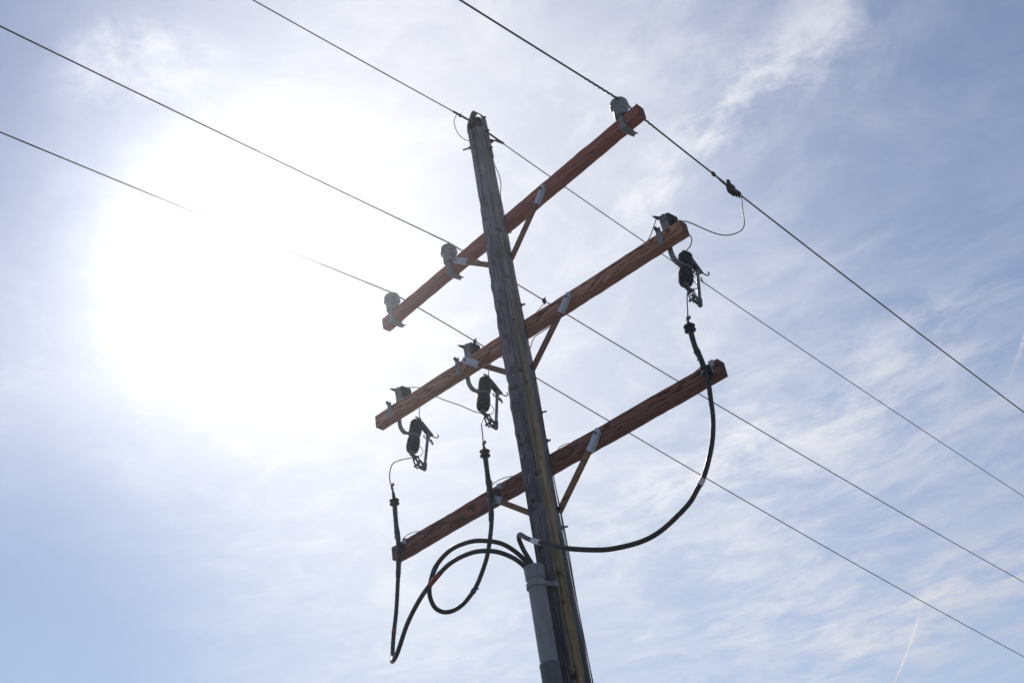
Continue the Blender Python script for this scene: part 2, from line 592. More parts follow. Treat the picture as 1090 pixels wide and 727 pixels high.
hz = MB().box((0, 0, 4.75), (420, 420, 11.5)).build('glare_haze', bpy.data.materials.new('thin_glare_haze'), smooth=False)  # volume added to imitate lens glare, fading the wires near the sun
hm = hz.data.materials[0]
hm.use_nodes = True
hg_ = Nodes(hm.node_tree)
pv = hg_.n('ShaderNodeVolumePrincipled')
pv.inputs['Color'].default_value = (0.92, 0.955, 1.0, 1)
pv.inputs['Density'].default_value = 0.0015
pv.inputs['Anisotropy'].default_value = 0.935
hg_.link(pv.outputs[0], hg_.n('ShaderNodeOutputMaterial').inputs['Volume'])
tag(hz, kind='stuff')

# ------------------------------------------------------------------ the pole
TOP = 8.70


def pole_r(z):
    return 0.12895 - 0.00539 * z


HOLES = [  # angle, height, radius, depth
    (-107.9, 5.656, .010, .03), (-98.4, 5.588, .012, .03), (-52.6, 5.334, .012, .03), (-27, 6.072, .009, .03),
    (-89.4, 5.141, .012, .03), (-35.8, 4.593, .013, .03), (-44.4, 3.923, .016, .04), (-93.6, 4.247, .011, .03),
    (-94.7, 4.798, .013, .03), (-36.4, 6.637, .011, .03), (-42.8, 6.184, .011, .03), (-28.5, 7.529, .013, .03),
    (-75.1, 7.471, .008, .02), (-29.5, 7.057, .012, .03), (-77.2, 8.454, .012, .03), (-70.4, 8.128, .009, .015),
    (-38, 4.40, .007, .02), (-99, 6.30, .008, .02), (-60, 5.75, .007, .02), (-25, 5.45, .007, .02)]

pole = thing('utility_pole', (0, 0, 0), 'tall weathered grey timber pole carrying the three crossarms', 'utility pole')
nth = 220
zs = np.concatenate([np.linspace(-1.0, 2.6, 10), np.arange(2.7, TOP - 0.02, 0.0052), np.array([TOP - 0.012, TOP - 0.004, TOP])])
th = np.linspace(0, 2 * np.pi, nth, endpoint=False)
T, Z = np.meshgrid(th, zs)
rad = 0.12895 - 0.00539 * Z
rng = np.random.RandomState(3)
# slow out-of-round waves, shallow flutes, splits
for k in range(26):
    fz, ft = rng.uniform(0.3, 3.0), rng.randint(1, 9)
    rad += rng.uniform(0.0004, 0.0013) * np.sin(ft * T + fz * Z + rng.uniform(0, 6.28)) / (1 + 0.12 * ft)
for k in range(60):
    ft, fz = rng.randint(10, 60), rng.uniform(-1.2, 1.2)
    rad += rng.uniform(0.0001, 0.0004) * np.sin(ft * T + fz * Z + rng.uniform(0, 6.28))
for k in range(64):
    a0 = rng.uniform(0, 6.28)
    zc, ln = rng.uniform(3.2, 8.9), rng.uniform(0.25, 1.3)
    if k < 22:
        a0 = R(rng.uniform(-125, 0))
    wd = rng.uniform(0.012, 0.030)
    dp = rng.uniform(0.003, 0.016)
    c0 = a0 + 0.05 * np.sin(Z * 2.3 + k) + 0.03 * np.sin(Z * 9 + k * 2)
    da = (T - c0 + np.pi) % (2 * np.pi) - np.pi
    rad -= dp * np.exp(-(da / wd) ** 2) * np.clip(1 - np.abs((Z - zc) / ln) ** 3, 0, 1)
for k in range(110):  # torn and scabby spots
    a0, zc = R(rng.uniform(-150, -80)), rng.uniform(5.2, 8.0)
    sz = rng.uniform(0.012, 0.035)
    da = (T - a0 + np.pi) % (2 * np.pi) - np.pi
    rad += rng.uniform(-0.008, 0.006) * np.exp(-((da * 0.09 / sz) ** 2 + ((Z - zc) / (sz * 1.6)) ** 2))
for a, zc, hr, dp in HOLES:
    da = (T - R(a) + np.pi) % (2 * np.pi) - np.pi
    d_ = np.sqrt((da * pole_r(zc)) ** 2 + (Z - zc) ** 2) / (hr * 1.5)
    rad -= 1.6 * dp * np.clip(1.25 - d_ ** 6, 0, 1)
    rad += 0.002 * np.exp(-((d_ - 1.5) / 0.4) ** 2)
rad[-1] -= 0.012
rad[-2] -= 0.005
Zj = Z.copy()
Zj[-1] += 0.01 * np.sin(th + 1) + 0.006 * np.sin(3 * th)
co = np.stack([rad * np.cos(T), rad * np.sin(T), Zj], -1).reshape(-1, 3)
nz = len(zs)
idx = np.arange(nz * nth).reshape(nz, nth)
f = np.stack([idx[:-1], np.roll(idx, -1, 1)[:-1], np.roll(idx, -1, 1)[1:], idx[1:]], -1).reshape(-1, 4)
me = bpy.data.meshes.new('shaft')
me.from_pydata(co.tolist() + [(0, 0, TOP + 0.004)], [], f.tolist() + [(int(idx[-1, k]), int(idx[-1, (k + 1) % nth]), nz * nth) for k in range(nth)])
me.polygons.foreach_set('use_smooth', [True] * len(me.polygons))
me.materials.append(M['pole'])
sh = bpy.data.objects.new('shaft', me)
COL.objects.link(sh)
sh.parent = pole


def on_pole(a, z, out=0.0):
    r_ = pole_r(z) + out
    return Vector((r_ * math.cos(R(a)), r_ * math.sin(R(a)), z))


def bolt_on_pole(a, z, ln=0.03, r_=0.011, plate=0.022, mat='galv_dark'):
    b = MB()
    p0, d = on_pole(a, z, -0.01), Vector((math.cos(R(a)), math.sin(R(a)), 0))
    b.lathe([(plate, 0), (plate, 0.013)], p0, d, 4)
    b.lathe([(r_ * 1.5, 0.013), (r_ * 1.5, 0.026)], p0, d, 6)
    b.cyl(p0 + d * 0.02, p0 + d * (0.02 + ln), r_ * 0.8, 10)
    return b.build('bolt', M[mat], pole)


# crossarm through bolts on the front, machine bolts on the flank
bolt_on_pole(32, 5.852, 0.035, 0.008, 0.016)
bolt_on_pole(35, 5.621, 0.025, 0.010, 0.02)
bolt_on_pole(28, 6.811, 0.03, 0.010, 0.02)
bolt_on_pole(31, 4.946, 0.03, 0.009, 0.018, 'galv')
bolt_on_pole(-100, 5.495, 0.004, 0.010, 0.02, 'galv')
bolt_on_pole(-152, 8.56, 0.06, 0.010, 0.016)
for a in (-97, -80, -72):
    st = MB()
    p1, p2 = on_pole(a - 5, 6.045, 0.002), on_pole(a + 5, 6.045, 0.002)
    st.tube([p1 - Vector((0, 0, .004)), p1 + (p1 * 1).normalized() * 0.0 + Vector((0, 0, 0.012)), (p1 + p2) / 2 * 1.05 + Vector((0, 0, 0.015 - 0.05 * 6.045)), p2 + Vector((0, 0, 0.012)), p2 - Vector((0, 0, .012))], 0.0035, 6)
    st.build('staple', M['rust'], pole)

# ------------------------------------------------------------------ crossarms with their V braces
AH, AD = 0.112, 0.083
ARM = {1: dict(xo=0.007, yf=0.0600, z=7.6806, L=3.011, tz=0.0242, ty=-0.0336),
       2: dict(xo=-0.037, yf=0.0656, z=6.6369, L=3.134, tz=-0.0170, ty=0.0238),
       3: dict(xo=-0.031, yf=0.0719, z=5.4579, L=3.081, tz=-0.0084, ty=0.0101)}


def arm_pt(i, x, fy=0.0, fz=0.0):
    """world point on arm i: fy 0 = front face, 1 = back face; fz -1 underside, +1 top"""
    a = ARM[i]
    s = x - a['xo']
    return Vector((x, a['yf'] + s * a['ty'] + fy * AD, a['z'] + s * a['tz'] + fz * AH / 2))


BR = {1: [((-0.500, 7.652), (-0.375, 7.556), (-0.060, 7.291)), ((0.533, 7.678), (0.436, 7.575), (0.075, 7.268))],
      2: [((-0.540, 6.663), (-0.402, 6.540), (-0.065, 6.255)), ((0.532, 6.630), (0.428, 6.529), (0.080, 6.218))],
      3: [((-0.492, 5.439), (-0.388, 5.365), (-0.065, 5.090)), ((0.536, 5.466), (0.434, 5.356), (0.085, 5.060))]}
ALAB = {1: 'topmost crossarm, plain reddish timber with three grey insulators on it',
        2: 'middle crossarm, brown timber with bold wavy grain and three hanging fuse cutouts',
        3: 'lowest crossarm, dark red timber with the black cable ends strapped to it'}
for i in (1, 2, 3):
    a = ARM[i]
    root = thing('crossarm', (a['xo'], a['yf'] + AD / 2, a['z']), ALAB[i], 'crossarm', 'timber crossarms on the pole')
    # beam: many stations along its length so that the sawn edges are not ruler straight
    nst = 60
    b = MB()
    rg = np.random.RandomState(i * 5)
    vs, fs = [], []
    cr = 0.006
    prof = [(-1, -1, 0, cr), (-1, -1, cr, 0), (1, -1, -cr, 0), (1, -1, 0, cr), (1, 1, 0, -cr), (1, 1, -cr, 0), (-1, 1, cr, 0), (-1, 1, 0, -cr)]
    jit = np.cumsum(rg.normal(0, 0.0009, (nst, 8, 2)), 0)
    jit -= np.linspace(0, 1, nst)[:, None, None] * jit[-1]
    jit += rg.normal(0, 0.0007, (nst, 8, 2))
    for k in range(nst):
        s = (k / (nst - 1) - 0.5) * a['L']
        for j, (py, pz, oy, oz) in enumerate(prof):
            y = py * AD / 2 + oy + jit[k, j, 0] + s * a['ty']
            z = pz * AH / 2 + oz + jit[k, j, 1] + s * a['tz']
            vs.append((s + (0 if 0 < k < nst - 1 else rg.normal(0, 0.001)), y, z))
    for k in range(nst - 1):
        for j in range(8):
            j2 = (j + 1) % 8
            fs.append((k * 8 + j, k * 8 + j2, (k + 1) * 8 + j2, (k + 1) * 8 + j))
    fs += [tuple(reversed(range(8))), tuple((nst - 1) * 8 + j for j in range(8))]
    b.add(vs, fs)
    beam = b.build('beam', M['beam%d' % i], root, smooth=False)
    def loc(v):
        return Vector(v) - root.location
    for (p_top, p_mid, p_foot) in BR[i]:
        def at(xz, out):
            q_ = arm_pt(i, xz[0])
            return loc((xz[0], q_.y - out, xz[1]))
        foot_y = 0.030 if p_foot[0] > 0 else 0.035
        A_ = at(p_top, 0.020)
        B_ = at(p_mid, 0.020)
        F_ = loc((p_foot[0], a['yf'] - 0.018, p_foot[1]))
        d = (F_ - A_).normalized()
        wood = MB().bar(A_ + d * 0.02, F_, 0.041, 0.026, (0, 1, 0))
        br = wood.build('brace', M['brace%d' % i], root, smooth=False, bevel=0.003, origin=(A_ + F_) / 2)
        sh_ = (A_ + F_) / 2
        A2, B2, F2 = A_ - sh_, B_ - sh_, F_ - sh_
        # folded steel end plate: face, two lips
        pl = MB().bar(A2 - d * 0.012 + Vector((0, -0.0165, 0)), B2 + Vector((0, -0.0165, 0)), 0.045, 0.004, (0, 1, 0))
        sd = d.cross(Vector((0, 1, 0)))
        for sg in (-1, 1):
            pl.bar(A2 + Vector((0, -0.002, 0)) + sd * sg * 0.0240, B2 + Vector((0, -0.002, 0)) + sd * sg * 0.0240, 0.026, 0.003, sd)
        pl.build('end_plate', M['alu'], br, smooth=False, bevel=0.001)
        bt = MB().lathe([(0.011, 0), (0.011, 0.008), (0.006, 0.009), (0.006, 0.016)], A2 + d * 0.022 + Vector((0, -0.0185, 0)), (0, -1, 0), 6)
        bt.build('bolt', M['galv_dark'], br, smooth=False)
        fb = MB().lathe([(0.016, 0), (0.016, 0.006), (0.009, 0.0065), (0.009, 0.02)], F2 - d * 0.025 + Vector((0, -0.0130, 0)), (0, -1, 0), 8)
        fb.build('bolt', M['rust'], br, smooth=False)
    # the square washer and nut of the through bolt behind the arm, and a few old bolt stubs under it
    tb = MB().box(loc(arm_pt(i, 0.0, 1.0, 0)) + Vector((0, 0.004, 0)), (0.06, 0.006, 0.06))
    tb.lathe([(0.014, 0), (0.014, 0.016), (0.009, 0.017), (0.009, 0.05)], loc(arm_pt(i, 0.0, 1.0, 0)) + Vector((0, 0.006, 0)), (0, 1, 0), 6)
    tb.build('through_bolt', M['galv_dark'], root, smooth=False)

# ------------------------------------------------------------------ pin insulators on the top arm
PIN = [(.002, .090), (.022, .086), (.030, .066), (.034, .022), (.040, .014), (.053, .012), (.057, .020), (.056, .078), (.061, .095), (.071, .106), (.0735, .116),
       (.072, .126), (.064, .133), (.062, .138), (.067, .145), (.0685, .158), (.061, .172), (.042, .179), (.033, .184), (.032, .190), (.030, .198), (.018, .204), (.002, .206)]


def make_pin(x, label):
    base = arm_pt(1, x, 0.30, 1.0)
    t = thing('pin_insulator', base, label, 'insulator', 'grey insulators on the topmost crossarm')
    MB().lathe(PIN, seg=40).build('porcelain', M['porc'], t)
    cl_ = MB()
    hy, t_ = AD / 2, 0.006
    oy_ = 0.20 * AD
    cl_.box((0, 0, t_ / 2 + 0.001), (0.050, AD + 0.012, t_))
    # strap down the front face, widening towards the underside
    yf = -hy - 0.005
    cl_.prism([(-0.017, yf, 0.012), (0.017, yf, 0.012), (0.022, yf, -0.075), (0.034, yf, -AH - 0.006), (-0.030, yf, -AH - 0.006), (-0.020, yf, -0.075)], (0, -t_, 0))
    zb = -AH - 0.003
    cl_.prism([(-0.030, yf - t_, zb), (0.034, yf - t_, zb), (0.034, hy - 0.02, zb), (0.030, hy + 0.020, zb), (0.036, hy + 0.048, zb), (0.012, hy + 0.036, zb), (-0.008, hy + 0.052, zb), (-0.020, hy + 0.010, zb)], (0, 0, -0.007))
    cl_.prism([(-0.010, hy + 0.006, zb), (0.022, hy + 0.006, zb), (0.018, hy + 0.006, zb + 0.05), (-0.006, hy + 0.006, zb + 0.05)], (0, 0.008, 0))
    cl_.v = [(v[0], v[1] + oy_, v[2]) for v in cl_.v]
    cl_.build('clamp', M['galv'], t, smooth=False, bevel=0.0015)
    MB().lathe([(.024, 0.006), (.024, .012), (.016, .016), (.013, .06), (.013, .08)], seg=16).build('pin', M['galv_dark'], t)
    return t


make_pin(-1.372, 'grey porcelain insulator clamped at the far low end of the topmost crossarm')
make_pin(-0.612, 'grey porcelain insulator beside the pole, clamped on the topmost crossarm')
make_pin(1.352, 'grey porcelain insulator at the raised right end of the topmost crossarm')

# ------------------------------------------------------------------ pole-top bracket and its spool
pt = thing('pole_top_insulator', (0, 0, TOP), 'dark spool insulator in a peaked steel strap on the pole tip', 'insulator')
stp = MB()
rt = pole_r(8.6)
for sg in (-1, 1):
    pass
path = [(-rt - 0.006, 0.012, -0.34), (-rt - 0.005, 0.006, -0.15), (-rt - 0.004, 0.0, 0.10), (-rt + 0.006, 0, 0.150), (-0.012, 0, 0.245), (0.012, 0, 0.245), (rt - 0.006, 0, 0.150), (rt + 0.004, 0.0, 0.10), (rt + 0.005, 0.006, -0.15), (rt + 0.006, 0.012, -0.34)]
stp.ribbon(path, 0.058, 0.007, (0, 1, 0))
stp.build('strap', M['galv_dark'], pt, smooth=False, bevel=0.0015)
sp = MB().lathe([(.020, -.062), (.046, -.060), (.054, -.046), (.054, -.030), (.036, -.016), (.034, 0), (.036, .016), (.054, .030), (.054, .046), (.046, .060), (.020, .062)], (-0.012, 0, 0.105), (1, 0, 0), 32)
sp.build('spool', M['rust'], pt)
MB().cyl((-rt - 0.03, 0, 0.105), (rt + 0.03, 0, 0.105), 0.008, 10).build('pin', M['rust'], pt)
for zb_ in (-0.06, -0.26):
    MB().lathe([(.014, 0), (.014, .012), (.008, .013), (.008, .03)], (rt + 0.009, 0.004, zb_), (1, 0, 0), 6).build('bolt', M['rust'], pt, smooth=False)

# ------------------------------------------------------------------ fuse cutouts on the middle arm
CUT = [(-1.429, 0.285, 6.517), (-0.630, 0.304, 6.496), (1.340, 0.351, 6.467)]
CLAB = ['dark fuse cutout hanging under the far low end of the middle crossarm',
        'dark fuse cutout hanging beside the pole under the middle crossarm',
        'dark fuse cutout hanging under the raised right end of the middle crossarm']


def shed_profile():
    pr = [(0.004, -.172), (.024, -.170), (.036, -.163)]
    z = -.156
    for k in range(7):
        ro = (.047, .0525, .0545, .0545, .0545, .0535, .051)[k]
        pr += [(ro - .0035, z), (ro, z + .005), (ro - .0003, z + .012), (ro - .0035, z + .0180)]
        z += .0195
    pr += [(.042, -.016), (.042, .014)]
    z = .018
    for k in range(7):
        ro = (.050, .0525, .0535, .0535, .0535, .0535, .0525)[k]
        pr += [(ro - .0035, z), (ro, z + .005), (ro - .0003, z + .012), (ro - .0035, z + .0180)]
        z += .0195
    pr += [(.044, .160), (.030, .166), (.004, .168)]
    return pr


def make_cutout(loc, tilt, label):
    t = thing('fuse_cutout', loc, label, 'fuse cutout', 'fuse cutouts under the middle crossarm', (-tilt, 0, 0))
    MB().lathe(shed_profile(), seg=36).build('insulator', M['porc_dark'], t)
    MB().lathe([(.0425, -.012), (.0445, -.010), (.0445, .009), (.0425, .011)], seg=28).build('band', M['galv_dark'], t)
    # upper contact: cap, terminal, hood arm with horn hooks
    up = MB()
    up.lathe([(.022, .160), (.022, .176), (.010, .180)], (0, 0.018, 0), seg=20)
    up.box((0, 0.026, .184), (0.032, 0.040, 0.018))
    for sx_ in (-0.019, 0.016):
        up.prism([(sx_, 0.012, .176), (sx_, 0.050, .186), (sx_, 0.176, .126), (sx_, 0.172, .098), (sx_, 0.060, .146)], (0.003, 0, 0))
    up.bar((0, 0.045, .190), (0, 0.178, .128), 0.040, 0.004, (0, 0.4, 1))
    uo = up.build('upper_contact', M['galv_dark'], t, smooth=False, bevel=0.001)
    for sg in (-1, 1):
        pts = [(sg * 0.020, 0.160, .110), (sg * 0.030, 0.185, .100), (sg * 0.040, 0.205, .103), (sg * 0.046, 0.210, .120), (sg * 0.044, 0.200, .134)]
        MB().tube(spline(pts, 5), 0.005, 8).build('horn_hook', M['galv_dark'], uo)
    tm = MB().tube(spline([(0, 0.022, .190), (0.0, 0.008, .212), (-0.014, -0.012, .222)], 4), 0.008, 8)
    tm.lathe([(.014, 0), (.014, .03)], (0, 0.026, .188), (0, 0, 1), 6)
    tm.build('terminal', M['galv_dark'], uo, smooth=False)
    # fuse tube hung outboard between the contacts
    fz = MB().lathe([(.0125, -.185), (.0125, .075), (.016, .076), (.016, .125), (.011, .127)], (0, 0.140, 0), (0, -0.04, 1), 16)
    fo = fz.build('fuse_tube', M['galv'], t)
    MB().ring((0.0, 0.185, .062), 0.021, 0.0045, (0.85, 0.3, 0.2)).build('pull_ring', M['galv_dark'], fo)
    MB().ring((-0.004, 0.112, .072), 0.018, 0.004, (1, 0.0, 0.3), 30, 300).build('latch', M['galv_dark'], fo)
    # lower hinge: end cap, casting, trunnion and toggle
    lo = MB()
    lo.lathe([(.012, -.190), (.020, -.186), (.022, -.166)], seg=20)
    lo.bar((0, -0.012, -.190), (0, 0.052, -.200), 0.030, 0.012, (0, 0, 1))
    for sx_ in (-0.018, 0.014):
        lo.prism([(sx_, 0.030, -.190), (sx_, 0.056, -.186), (sx_, 0.084, -.206), (sx_, 0.072, -.218), (sx_, 0.058, -.206), (sx_, 0.044, -.212), (sx_, 0.078, -.262), (sx_, 0.066, -.272), (sx_, 0.030, -.222)], (0.004, 0, 0))
    lo.cyl((-0.032, 0.070, -.262), (0.032, 0.070, -.262), 0.009, 12)
    lo.cyl((-0.028, 0.050, -.198), (0.028, 0.050, -.198), 0.009, 10)
    lo_o = lo.build('hinge', M['galv_dark'], t, smooth=False, bevel=0.0008)
    MB().ring((0, 0.100, -.230), 0.028, 0.010, (1, 0, 0), -150, 130).build('toggle', M['galv_dark'], lo_o)
    tr = MB().lathe([(.016, -.262), (.018, -.255), (.018, -.195), (.0125, -.190)], (0, 0.140, 0), (0, -0.04, 1), 14)
    tr.tube(spline([(0, 0.140, -.250), (0, 0.118, -.272), (0, 0.088, -.262), (0, 0.078, -.232), (0, 0.096, -.208), (0, 0.122, -.214)], 5), 0.007, 8)
    tr.tube(spline([(0.01, 0.07, -.250), (0.01, 0.05, -.286), (0.005, 0.072, -.298), (0, 0.085, -.282)], 4), 0.006, 8)
    tr.build('trunnion', M['galv_dark'], lo_o)
    MB().tube(spline([(0.012, 0.06, -.07), (0.03, 0.085, -.115), (0.03, 0.078, -.165), (0.012, 0.04, -.196)], 5), 0.0028, 6).build('fuse_leader', M['wire'], fo)
    return t


cuts = [make_cutout(c, R(t), l) for c, t, l in zip(CUT, (16, 15, 19), CLAB)]

# ------------------------------------------------------------------ surge arresters and the arms' mounting brackets
BX = [-1.421, -0.634, 1.352]
PZ = [(-1.406, 6.865), (-0.603, 6.838), (1.365, 6.812)]
where = ['the middle crossarm\'s far low end', 'the middle crossarm beside the pole', 'the middle crossarm\'s raised right end']
for k in range(3):
    x = BX[k]
    back, frt = arm_pt(2, x, 1.0, 0), arm_pt(2, x, 0, 0)
    t = thing('mounting_bracket', frt, 'grey bent steel bracket strapped round %s' % where[k], 'bracket', 'cutout brackets on the middle crossarm')
    def L_(p):
        return Vector(p) - t.location
    fr = MB()
    fr.bar(L_((x, frt.y - 0.005, frt.z + AH / 2 + 0.035)), L_((x, frt.y - 0.005, frt.z - AH / 2 + 0.004)), 0.042, 0.006, (0, 1, 0))
    fr.box(L_((x, frt.y + 0.014, frt.z + AH / 2 + 0.0055)), (0.030, 0.040, 0.005))
    fr.build('front_strap', M['galv'], t, smooth=False, bevel=0.001)
    bt = MB().lathe([(.012, 0), (.012, .012), (.007, .0125), (.007, .028)], L_((x, frt.y - 0.008, frt.z + AH / 2 + 0.022)), (0, -1, 0), 6)
    bt.lathe([(.013, 0), (.013, .020)], L_((x - 0.012, frt.y - 0.012, frt.z + AH / 2 + 0.028)), (0, 0, 1), 6)
    bt.build('bolt', M['galv_dark'], t, smooth=False)
    c = Vector(CUT[k])
    by = back.y + 0.010
    pts = [(x, by, back.z + 0.05), (x, by, back.z - 0.03), (x, by, back.z - 0.085), (x + 0.001, by + 0.012, back.z - 0.125), (x + 0.002, by + 0.045, back.z - 0.150), (x + 0.002, (by + c.y) / 2 + 0.01, c.z + 0.004), (x, c.y - 0.046, c.z - 0.006)]
    MB().ribbon([L_(p) for p in spline(pts, 6)], 0.036, 0.012, (1, 0, 0)).build('hanger', M['galv'], t, smooth=False, bevel=0.001)

    px, pz = PZ[k]
    t2 = thing('surge_arrester', (px, by, back.z), 'black stub arrester on a horned plate above %s' % where[k], 'surge arrester', 'surge arresters behind the middle crossarm')
    h0 = pz - back.z
    hp = MB()
    # horned plate
    poly = [(-0.030, 0, -0.03), (0.026, 0, -0.03), (0.028, 0, h0 + 0.02), (0.022, 0, h0 + 0.056), (0.004, 0, h0 + 0.072), (-0.016, 0, h0 + 0.066), (-0.032, 0, h0 + 0.076), (-0.054, 0, h0 + 0.074), (-0.052, 0, h0 + 0.056), (-0.036, 0, h0 + 0.042), (-0.033, 0, h0)]
    hp.prism(poly, (0, 0.014, 0))
    hp.ring((-0.002, -0.004, h0 + 0.030), 0.022, 0.007, (0, 1, 0), 60, 330)
    hp.build('plate', M['galv'], t2, smooth=False, bevel=0.002)
    body = [(.030, 0.0)]
    z = 0.004
    for q_ in range(4):
        body += [(.040, z), (.050, z + .007), (.050, z + .012), (.041, z + .020)]
        z += .022
    body += [(.034, z), (.020, z + .012), (.004, z + .014)]
    MB().lathe(body, (0.006, 0.015, h0 + 0.030), (0.10, 1, 0.02), 32).build('body', M['poly'], t2)
    nb = MB().lathe([(.012, 0), (.012, .016), (.007, .017), (.007, .034)], (-0.046, -0.001, h0 + 0.068), (-0.3, -1, 0.1), 6)
    nb.build('terminal', M['galv_dark'], t2, smooth=False)

# ------------------------------------------------------------------ conduit riser
CX, CY, CZ = -0.006, -0.190, 4.635
cdt = thing('conduit', (CX, CY, 0), 'grey plastic riser pipe strapped to the pole, three cables entering its flared top', 'conduit')
MB().lathe([(.0575, 3.93), (.058, 4.56), (.058, 4.57)], seg=40).build('pipe', M['pvc'], cdt)
MB().lathe([(.0590, 4.555), (.0645, 4.560), (.0665, 4.572), (.0645, 4.586), (.0660, 4.596), (.0675, 4.640), (.0650, 4.645), (.061, 4.640), (.059, 4.60)], seg=40).build('bell', M['pvc'], cdt)
MB().lathe([(.0625, 0.0), (.0625, 3.98), (.0640, 3.984), (.0640, 4.005), (.061, 4.009), (.056, 4.011)], seg=40).build('lower_pipe', M['pvc_dark'], cdt)
stw = MB()
aa = [R(a) for a in range(-205, 26, 8)]
stw.ribbon([(0.0655 * math.cos(t), 0.0655 * math.sin(t), 4.515) for t in aa] + [(0.078, 0.075, 4.515), (0.085, 0.108, 4.515)], 0.030, 0.004, (0, 0, 1))
stw.box((0.080, 0.085, 4.515), (0.026, 0.05, 0.034))
stw.build('strap', M['galv'], cdt, smooth=False)

# ------------------------------------------------------------------ riser cables with their terminations
CAB = {
    'L': [(-1.481, 0.03, 6.005), (-1.470, 0.03, 5.939), (-1.466, 0.03, 5.873), (-1.466, 0.03, 5.843), (-1.469, 0.03, 5.655), (-1.462, 0.03, 5.469), (-1.475, 0.02, 5.309), (-1.515, 0.0, 4.994), (-1.532, -0.03, 4.801), (-1.490, -0.10, 4.610), (-1.350, -0.235, 4.492), (-1.165, -0.36, 4.455), (-0.985, -0.42, 4.575), (-0.826, -0.45, 4.668), (-0.683, -0.46, 4.740), (-0.540, -0.46, 4.793), (-0.403, -0.45, 4.817), (-0.297, -0.42, 4.819), (-0.207, -0.38, 4.800), (-0.145, -0.32, 4.772), (-0.095, -0.26, 4.725), (-0.050, -0.205, 4.640), (-0.040, -0.195, 4.560)],
    'M': [(-0.446, 0.0, 5.850), (-0.444, 0.0, 5.818), (-0.443, 0.0, 5.785), (-0.445, 0.0, 5.750), (-0.449, 0.0, 5.586), (-0.451, 0.0, 5.402), (-0.466, -0.005, 5.263), (-0.490, -0.007, 5.150), (-0.540, -0.01, 5.018), (-0.578, -0.03, 4.921), (-0.633, -0.08, 4.780), (-0.685, -0.14, 4.690), (-0.727, -0.21, 4.632), (-0.758, -0.28, 4.616), (-0.776, -0.34, 4.640), (-0.772, -0.38, 4.698), (-0.744, -0.40, 4.771), (-0.683, -0.42, 4.834), (-0.592, -0.43, 4.887), (-0.467, -0.43, 4.916), (-0.345, -0.42, 4.910), (-0.245, -0.38, 4.888), (-0.172, -0.33, 4.860), (-0.120, -0.27, 4.815), (-0.075, -0.21, 4.740), (-0.035, -0.165, 4.640), (-0.025, -0.165, 4.560)],
    'R': [(1.409, 0.045, 5.851), (1.410, 0.045, 5.825), (1.409, 0.045, 5.797), (1.408, 0.045, 5.765), (1.409, 0.045, 5.628), (1.424, 0.045, 5.530), (1.429, 0.047, 5.410), (1.427, 0.04, 5.288), (1.420, 0.03, 5.200), (1.406, 0.01, 5.059), (1.377, -0.03, 4.893), (1.321, -0.10, 4.708), (1.260, -0.14, 4.608), (1.190, -0.185, 4.522), (1.052, -0.26, 4.423), (0.915, -0.33, 4.381), (0.782, -0.39, 4.387), (0.640, -0.44, 4.425), (0.480, -0.465, 4.503), (0.288, -0.45, 4.623), (0.150, -0.40, 4.728), (0.045, -0.335, 4.815), (-0.020, -0.275, 4.828), (-0.034, -0.225, 4.761), (0.000, -0.198, 4.640), (0.012, -0.195, 4.560)]}
KLAB = {'L': 'black cable with red tape, dropping to a sharp bend below the lowest crossarm tip',
        'M': 'black cable with a round hanging loop and blue tape, rising beside the pole',
        'R': 'black cable crossing in front of the pole and swinging up to the right crossarm end'}
BAND = {'L': [('red', 14.0, 14.85, 1.12)], 'M': [('blue', 17.0, 17.5, 1.15), ('blue', 10.15, 10.35, 1.25)], 'R': [('white', 19.0, 19.55, 1.15), ('white', 11.35, 11.65, 1.2)]}
CR = 0.0155
LEAD = {'L': [(-1.430, 0.262, 6.318), (-1.440, 0.235, 6.305), (-1.475, 0.130, 6.265), (-1.492, 0.070, 6.220), (-1.498, 0.040, 6.140), (-1.496, 0.031, 6.060), (-1.481, 0.03, 6.005)],
        'M': [(-0.632, 0.285, 6.300), (-0.618, 0.262, 6.282), (-0.560, 0.170, 6.190), (-0.510, 0.085, 6.085), (-0.462, 0.025, 5.955), (-0.446, 0.0, 5.850)],
        'R': [(1.330, 0.335, 6.268), (1.345, 0.300, 6.250), (1.385, 0.190, 6.145), (1.412, 0.100, 6.010), (1.417, 0.060, 5.905), (1.409, 0.045, 5.851)]}
